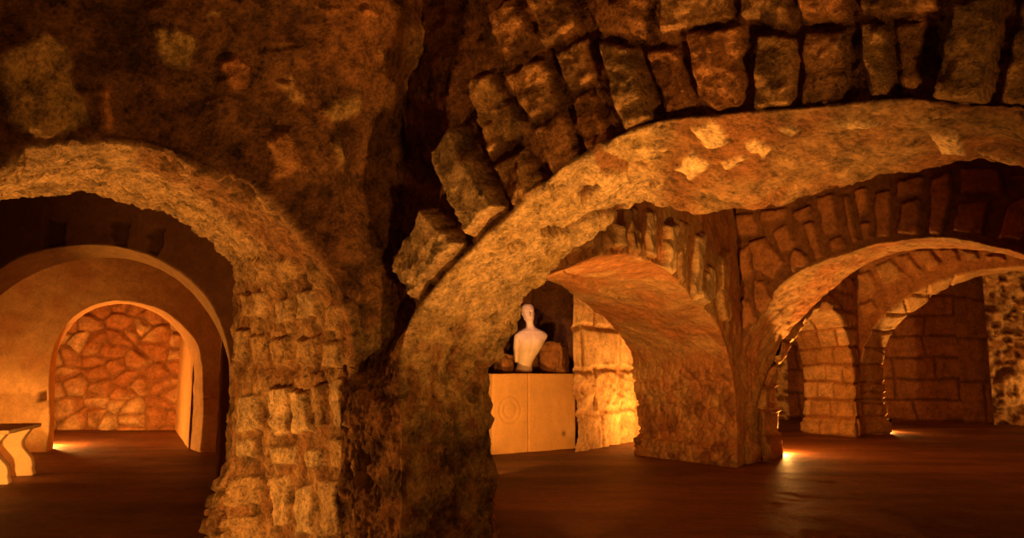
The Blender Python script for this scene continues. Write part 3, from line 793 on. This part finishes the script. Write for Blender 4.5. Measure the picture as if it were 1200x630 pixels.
def torso_bust():
    # profile lofted as rings: (z, half width x, half depth y, centre x, centre y, squareness)
    rings = [(0.00, .10, .09, -.03, 0), (.02, .12, .10, -.03, 0), (.06, .115, .10, -.03, 0), (.10, .105, .095, -.025, 0), (.17, .12, .10, -.02, .0), (.24, .145, .105, -.01, .0),
             (.31, .17, .115, .0, .0), (.38, .185, .12, .005, .0), (.43, .195, .12, .005, .005), (.47, .195, .11, .005, .01), (.50, .17, .095, .005, .012), (.525, .12, .08, .0, .015),
             (.545, .075, .066, -.003, .015), (.57, .056, .056, -.008, .012), (.60, .052, .053, -.012, .008), (.625, .055, .058, -.015, .0), (.645, .064, .075, -.016, -.006), (.67, .071, .088, -.017, -.01),
             (.70, .077, .094, -.018, -.008), (.73, .080, .097, -.018, -.003), (.76, .079, .097, -.018, .002), (.79, .072, .088, -.018, .005), (.815, .058, .07, -.018, .006), (.832, .036, .045, -.018, .006), (.838, .01, .012, -.018, .006)]
    rings = np.array(rings)
    zs = np.linspace(0, rings[-1, 0], 180)
    W = crm(rings[:, 0], zs)
    R = W @ rings
    na = 128
    a = np.linspace(0, 2 * np.pi, na, endpoint=False)
    V = []
    for z, rx, ry, cx, cy in R:
        ca, sa = np.cos(a), np.sin(a)
        e = 0.85
        x = cx + rx * np.sign(ca) * np.abs(ca) ** e; y = cy + ry * np.sign(sa) * np.abs(sa) ** e
        V.append(np.stack([x, y, np.full(na, z)], -1))
    V = np.array(V)
    x, y, z = V[..., 0], V[..., 1], V[..., 2]
    fr = sstep(-y, 0.0, 0.05)                   # front looks to -y
    def g(cx, cz, sx, sz): return np.exp(-((x - cx) / sx) ** 2 - ((z - cz) / sz) ** 2) * fr
    d = 0.020 * g(-.075, .385, .06, .05) + 0.020 * g(.085, .385, .06, .05)          # pectorals
    d -= 0.010 * g(.005, .33, .014, .12)                                            # midline
    d += 0.006 * g(-.05, .25, .04, .03) + 0.006 * g(.04, .25, .04, .03)
    d += 0.008 * g(-.08, .50, .06, .010) + 0.008 * g(.08, .50, .06, .010)           # collar bones
    hx = -.018
    d += 0.026 * g(hx, .700, .012, .020) + 0.014 * g(hx, .725, .009, .025)          # nose
    d -= 0.014 * g(hx - .030, .733, .016, .011) + 0.014 * g(hx + .030, .733, .016, .011)  # eye sockets
    d += 0.006 * g(hx - .030, .731, .009, .006) + 0.006 * g(hx + .030, .731, .009, .006)
    d += 0.008 * g(hx, .752, .05, .008)                                             # brow
    d += 0.009 * g(hx, .675, .020, .005) + 0.008 * g(hx, .663, .016, .005) - 0.006 * g(hx, .669, .022, .003)
    d += 0.010 * g(hx, .645, .020, .010)                                            # chin
    hair = sstep(z, .735, .765) + sstep(y, 0.0, .03) * (z > .64) * (1 - sstep(z, .735, .765))
    d = d + 0.012 * hair * (z > .63) * (0.6 + 0.5 * np.sin(x * 260 + z * 190) * np.cos(y * 240))
    nrm = np.stack([x - hx * 0, y, 0 * z], -1); nrm /= np.linalg.norm(nrm, axis=2, keepdims=True) + 1e-9
    V = V + nrm * d[..., None]
    # ears
    for s in (-1, 1):
        e = np.exp(-((V[..., 0] - (hx + s * .079)) / .014) ** 2 - ((V[..., 1] - .01) / .018) ** 2 - ((z - .715) / .028) ** 2)
        V[..., 0] += s * 0.014 * e
    # shoulder stumps
    for s in (-1, 1):
        e = np.exp(-((V[..., 0] - s * .19) / .07) ** 2 - ((z - .445) / .05) ** 2)
        V[..., 0] += s * 0.035 * e
    V[..., 0] += -0.075 * sstep(0.42 - z, 0.0, 0.40) * 1.0 + 0.0
    V[..., 0] += -0.03 * sstep(z, 0.55, 0.84)
    n = V.shape[0]
    i = np.arange(n * na).reshape(n, na); j = np.roll(i, -1, axis=1)
    Fc = np.stack([i[:-1], j[:-1], j[1:], i[1:]], -1).reshape(-1, 4)
    V = V.reshape(-1, 3)
    # close both ends
    cb = len(V); V = np.concatenate([V, [[rings[0, 3], 0, 0]], [[-.018, .006, .839]]])
    # stump of the arm hanging at the left shoulder, tapering
    m_, k_ = 24, 40
    arm = []
    for t in np.linspace(0, 1, k_):
        r_ = 0.05 * (1 - 0.45 * t) * math.sqrt(max(0.0, 1 - max(0, (t - .93) / .07) ** 2)) + 0.001
        cx_, cz_ = -0.185 - 0.03 * math.sin(t * 2.2), 0.45 - 0.33 * t
        aa = np.linspace(0, 2 * np.pi, m_, endpoint=False)
        arm.append(np.stack([cx_ + r_ * np.cos(aa), -0.01 * t + r_ * np.sin(aa), np.full(m_, cz_)], -1))
    arm = np.array(arm); off = len(V)
    ia = np.arange(k_ * m_).reshape(k_, m_) + off; ja = np.roll(ia, -1, axis=1)
    V = np.concatenate([V, arm.reshape(-1, 3)])
    Fc = np.concatenate([Fc, np.stack([ia[:-1], ia[1:], ja[1:], ja[:-1]], -1).reshape(-1, 4)])
    capb = np.stack([j[0], i[0], np.full(na, cb), np.full(na, cb)], -1)[:, :3]
    capt = np.stack([i[-1], j[-1], np.full(na, cb + 1)], -1)
    return V, Fc, np.concatenate([capb, capt])

def mixed_mesh(name, V, quads, tris, mat, parent, colr):
    me = bpy.data.meshes.new(name)
    me.from_pydata([tuple(v) for v in V], [], [tuple(map(int, q)) for q in quads] + [tuple(map(int, t)) for t in tris])
    a = me.color_attributes.new('Col', 'FLOAT_COLOR', 'POINT')
    cc = np.ones((len(V), 4), np.float32); cc[:, :3] = colr
    a.data.foreach_set('color', cc.ravel())
    me.polygons.foreach_set('use_smooth', np.ones(len(me.polygons), bool))
    me.materials.append(mat); me.update()
    o = bpy.data.objects.new(name, me); C.objects.link(o)
    if parent: o.parent = parent
    return o

M_MARBLE = stone_mat('pale_marble', rough=0.5, bump=0.08, s1=9, s2=50, var=0.12, spec=0.4)
V, Q, T = torso_bust()
zb = 0.962
bx, by = 0.245, 9.95
bust = mixed_mesh('marble_torso', V * np.array([0.92, 1.0, 1.06]), Q, T, M_MARBLE, None, (0.86, 0.68, 0.56))
bust.location = (bx, by, zb); bust.rotation_euler = (0, 0, math.radians(6))
bust['label'] = 'pale marble torso with small head and cut off arms standing on the stone block'; bust['category'] = 'statue'

# ---- loose rocks
def rock(name, loc, size, label, cat='rock', seed=1, col=BROWN, group=None):
    n, m = 48, 64
    th = np.linspace(0, np.pi, n); ph = np.linspace(0, 2 * np.pi, m, endpoint=False)
    T_, Ph = np.meshgrid(th, ph, indexing='ij')
    D = np.stack([np.sin(T_) * np.cos(Ph), np.sin(T_) * np.sin(Ph), np.cos(T_)], -1)
    r = 1 + 0.30 * fbm(D + seed * 3.1, 1.6, 4, seed) + 0.09 * ridge(D + seed, 3, 4, seed)
    D2 = np.sign(D) * np.abs(D) ** 0.55
    P = D2 * r[..., None] * np.array(size) / 2
    P[..., 2] = np.maximum(P[..., 2], -size[2] * 0.40)
    P[..., 2] -= P[..., 2].min()
    i = np.arange(n * m).reshape(n, m); j = np.roll(i, -1, axis=1)
    Q = np.stack([i[:-1], i[1:], j[1:], j[:-1]], -1).reshape(-1, 4)
    cc = mix(full_like(P, col), np.asarray(col) * 1.5, sstep(fbm(P * 4, 3, 3, seed), -0.3, 0.5))
    o = mixed_mesh(name, P.reshape(-1, 3), Q, [], M_FAR, None, cc.reshape(-1, 3))
    bmx = o.data
    o.location = loc; o.rotation_euler = (0, 0, seed * 1.3)
    o['label'] = label; o['category'] = cat
    if group: o['group'] = group
    return o
def full_like(P, col): return np.broadcast_to(np.asarray(col, float), P.shape).copy()
rock('rough_boulder', (0.56, 10.17, .962), (.34, .32, .44), 'rough reddish boulder on the stone block, right of the torso', seed=2, col=RED * .5)
rock('rough_boulder', (0.22, 10.40, .962), (.30, .28, .36), 'dark boulder tucked behind the torso, on the stone block', seed=5, col=DARK * 1.2)
rock('rough_boulder', (-0.10, 9.75, .962), (.20, .20, .26), 'small brown boulder on the block, left of the torso', seed=9, col=BROWN * .7)

# ---- the bench
bn = empty('stone_bench', (-4.57, 6.85, 0), 'stone bench with S curved slab legs at the left edge', 'bench', rz=0.3)
def leg_prof():
    # right hand outline, from floor to top (x measured from the leg centre, z)
    return [(.150, 0), (.150, .03), (.135, .06), (.14, .10), (.125, .16), (.075, .22), (.035, .27), (.03, .32), (.055, .37), (.085, .41), (.10, .435)]
def bench_leg(y0, y1, xo=0):
    pr = np.array(leg_prof()); zs = np.linspace(0, .435, 60)
    xr = np.interp(zs, pr[:, 1], pr[:, 0])
    k = np.ones(5) / 5; xr[2:-2] = np.convolve(xr, k, 'valid')
    xr = xr + 0.0
    nx = 26
    Vs, Fs = [], []
    ys = np.linspace(y0, y1, 7)
    loops = []
    for z, r in zip(zs, xr):
        left = -r - 0.22
        pts = [(x, y0) for x in np.linspace(left, r, nx)] + [(r, y) for y in ys[1:]] + [(x, y1) for x in np.linspace(r, left, nx)[1:]] + [(left, y) for y in ys[::-1][1:-1]]
        loops.append([(px_ + xo, py_, z) for px_, py_ in pts])
    L = np.array(loops); n, m = L.shape[:2]
    i = np.arange(n * m).reshape(n, m); j = np.roll(i, -1, axis=1)
    Fc = np.stack([i[:-1], j[:-1], j[1:], i[1:]], -1).reshape(-1, 4)
    V = L.reshape(-1, 3)
    V = V + 0.004 * np.stack([fbm(V, 9, 3, 4), fbm(V, 9, 3, 5), 0 * V[:, 0]], -1)
    return V, Fc
for (y0, y1, xo) in ((0.0, 0.12, 0.02), (0.62, 0.74, 0.05)):
    V, Fc = bench_leg(y0, y1, xo)
    o = smooth_mesh('leg', V, Fc, M_SMOOTH, np.broadcast_to(PALE * 1.1, V.shape), bn)
def bfn(V): return np.zeros(len(V)), np.broadcast_to(PALE * .9, V.shape).copy()
block('seat_slab', -0.45, 0.16, -0.04, .98, 0.432, 0.472, M_SMOOTH, bfn, bn, 0.02, 0.01, 8, 0.004)

# ---- floor spotlights
M_BLACK = plain_mat('black_metal', (0.02, 0.018, 0.016), 0.45, 0.6)
M_BULB = plain_mat('lamp_glass', (0.9, 0.7, 0.4), 0.3, 0, (1.0, 0.62, 0.22), 6.0)
def lathe(prof, n=32):
    a = np.linspace(0, 2 * np.pi, n, endpoint=False)
    pr = np.array(prof)
    L = np.stack([pr[:, 0:1] * np.cos(a), pr[:, 0:1] * np.sin(a), np.repeat(pr[:, 1:2], n, 1)], -1)
    i = np.arange(len(pr) * n).reshape(len(pr), n); j = np.roll(i, -1, axis=1)
    return L.reshape(-1, 3), np.stack([i[:-1], j[:-1], j[1:], i[1:]], -1).reshape(-1, 4)
def spotlight(loc, label, rz=0):
    s = empty('floor_spotlight', loc, label, 'spotlight', 'small floor spotlights', rz)
    V, Fc = lathe([(0.001, 0), (.05, 0), (.055, .008), (.05, .016), (.02, .02), (.001, .02)]); smooth_mesh('base', V, Fc, M_BLACK, None, s)
    V, Fc = lathe([(0.001, 0), (.02, 0), (.034, .012), (.04, .05), (.044, .09), (.046, .092), (.042, .095), (.038, .088), (.03, .05), (.001, .045)]); V[:, 2] += .016
    smooth_mesh('housing', V, Fc, M_BLACK, None, s)
    V, Fc = lathe([(0.001, .11), (.02, .107), (.036, .100), (.036, .094), (.001, .09)]); smooth_mesh('bulb', V, Fc, M_BULB, None, s)
    return s
def floor_at(px, py):
    r = ray(px, py); t = -H / r[2]
    return np.array([r[0] * t, r[1] * t])
q = floor_at(678, 527); spotlight((q[0], q[1], 0.0), 'tiny bright floor spotlight at the right foot of the stone block')
q = floor_at(1042, 497); spotlight((q[0], q[1], 0.0), 'bright floor spotlight at the right foot of the far coursed pier')

# ================================================================== light
def spot(loc, tgt, power, size=110, blend=0.6, col=(1.0, 0.40, 0.075), r=0.04):
    l = bpy.data.lights.new('uplight_or_fill', 'SPOT'); l.energy = power; l.spot_size = math.radians(size); l.spot_blend = blend
    l.color = col; l.shadow_soft_size = r
    o = bpy.data.objects.new('uplight_or_fill', l); C.objects.link(o); o.location = loc
    from mathutils import Vector
    o.rotation_euler = (Vector(tgt) - Vector(loc)).to_track_quat('-Z', 'Y').to_euler()
    return o
def bulb(loc, power, col=(1.0, 0.40, 0.075), r=0.05):
    l = bpy.data.lights.new('lamp_or_fill', 'POINT'); l.energy = power; l.color = col; l.shadow_soft_size = r
    o = bpy.data.objects.new('lamp_or_fill', l); C.objects.link(o); o.location = loc
    return o
OR = (1.0, 0.415, 0.08); RD = (1.0, 0.30, 0.04)
spot((-2.40, 3.12, .06), (-1.5, 3.9, 1.2), 130, 120, .6, OR)                    # left pier and soffit
spot((0.55, 2.55, .06), (0.40, 3.05, 1.7), 165, 104, 1.0, OR)                      # big arch
spot((0.38, 4.32, .08), (1.0, 9.5, 3.0), 380, 80, .9, OR)                        # room behind the big arch
spot((2.0, 10.35, .10), (1.5, 10.3, 2.0), 90, 150, .9, OR)
bulb((2.0, 10.35, .12), 45, OR)
spot((2.5, 4.4, .08), (1.9, 7.6, 1.9), 130, 80, .9, OR)  # added out of view to brighten the ring of arch B
spot((-0.45, 7.0, .10), (0.45, 9.6, .7), 260, 50, .7, OR)                                                   # statue bay
spot((3.27, 9.5, .10), (3.7, 8.9, 2.2), 230, 150, .4, OR)                        # right middle
bulb((3.27, 9.5, .10), 70, OR)
spot((6.2, 12.95, .10), (6.3, 12.0, 2.2), 220, 140, .4, OR)                      # far pier
bulb((6.2, 12.95, .12), 25, OR)
bulb((-6.25, 10.45, .12), 210, OR)
bulb((-5.5, 7.1, .4), 26, OR)
spot((10.3, 12.9, .1), (9.7, 14.3, 1.6), 90, 110, .8, OR)                                                 # added out of view, brightens the craggy right wall
spot((-2.12, 2.85, .12), (-4.75, 7.1, .22), 1300, 12, .6, OR)  # narrow unseen beam added for the bench legs
spot((-4.35, 6.42, .08), (-2.5, 6.45, 1.5), 70, 70, .7, OR)                        # unseen, added to brighten the rim of the second left arch
spot((-5.75, 8.5, .12), (-6.3, 9.5, 1.4), 65, 140, .8, OR)
spot((-0.30, 7.2, 1.9), (0.22, 9.9, 1.6), 95, 14, .6, (1.0, 0.45, 0.32))         # torso
spot((1.1, 0.7, 0.1), (-0.1, 3.1, 1.9), 95, 88, 1.0, OR, .12)  # unseen fill added beside the camera for the big arch face
bulb((0.1, -0.9, 1.5), 4.5, RD, .3)                                                  # added fill light behind the camera

w = bpy.data.worlds.new('World'); bpy.context.scene.world = w; w.use_nodes = True
w.node_tree.nodes['Background'].inputs[0].default_value = (1.0, 0.28, 0.05, 1)
w.node_tree.nodes['Background'].inputs[1].default_value = 0.045

cam = bpy.data.cameras.new('camera'); co = bpy.data.objects.new('camera', cam); C.objects.link(co)
co.location = (0, 0, H); co.rotation_euler = (math.pi / 2 + TH, 0, 0)
cam.sensor_width = 36; cam.lens = 36 * F / 1200; cam.clip_start = 0.05
bpy.context.scene.camera = co
sc = bpy.context.scene
sc.view_settings.view_transform = 'Standard'; sc.view_settings.look = 'None'
sc.view_settings.exposure = 0.0; sc.view_settings.gamma = 1.0; sc.view_settings.use_curve_mapping = False
sc.cycles.use_denoising = True
sc.cycles.max_bounces = 6; sc.cycles.diffuse_bounces = 4
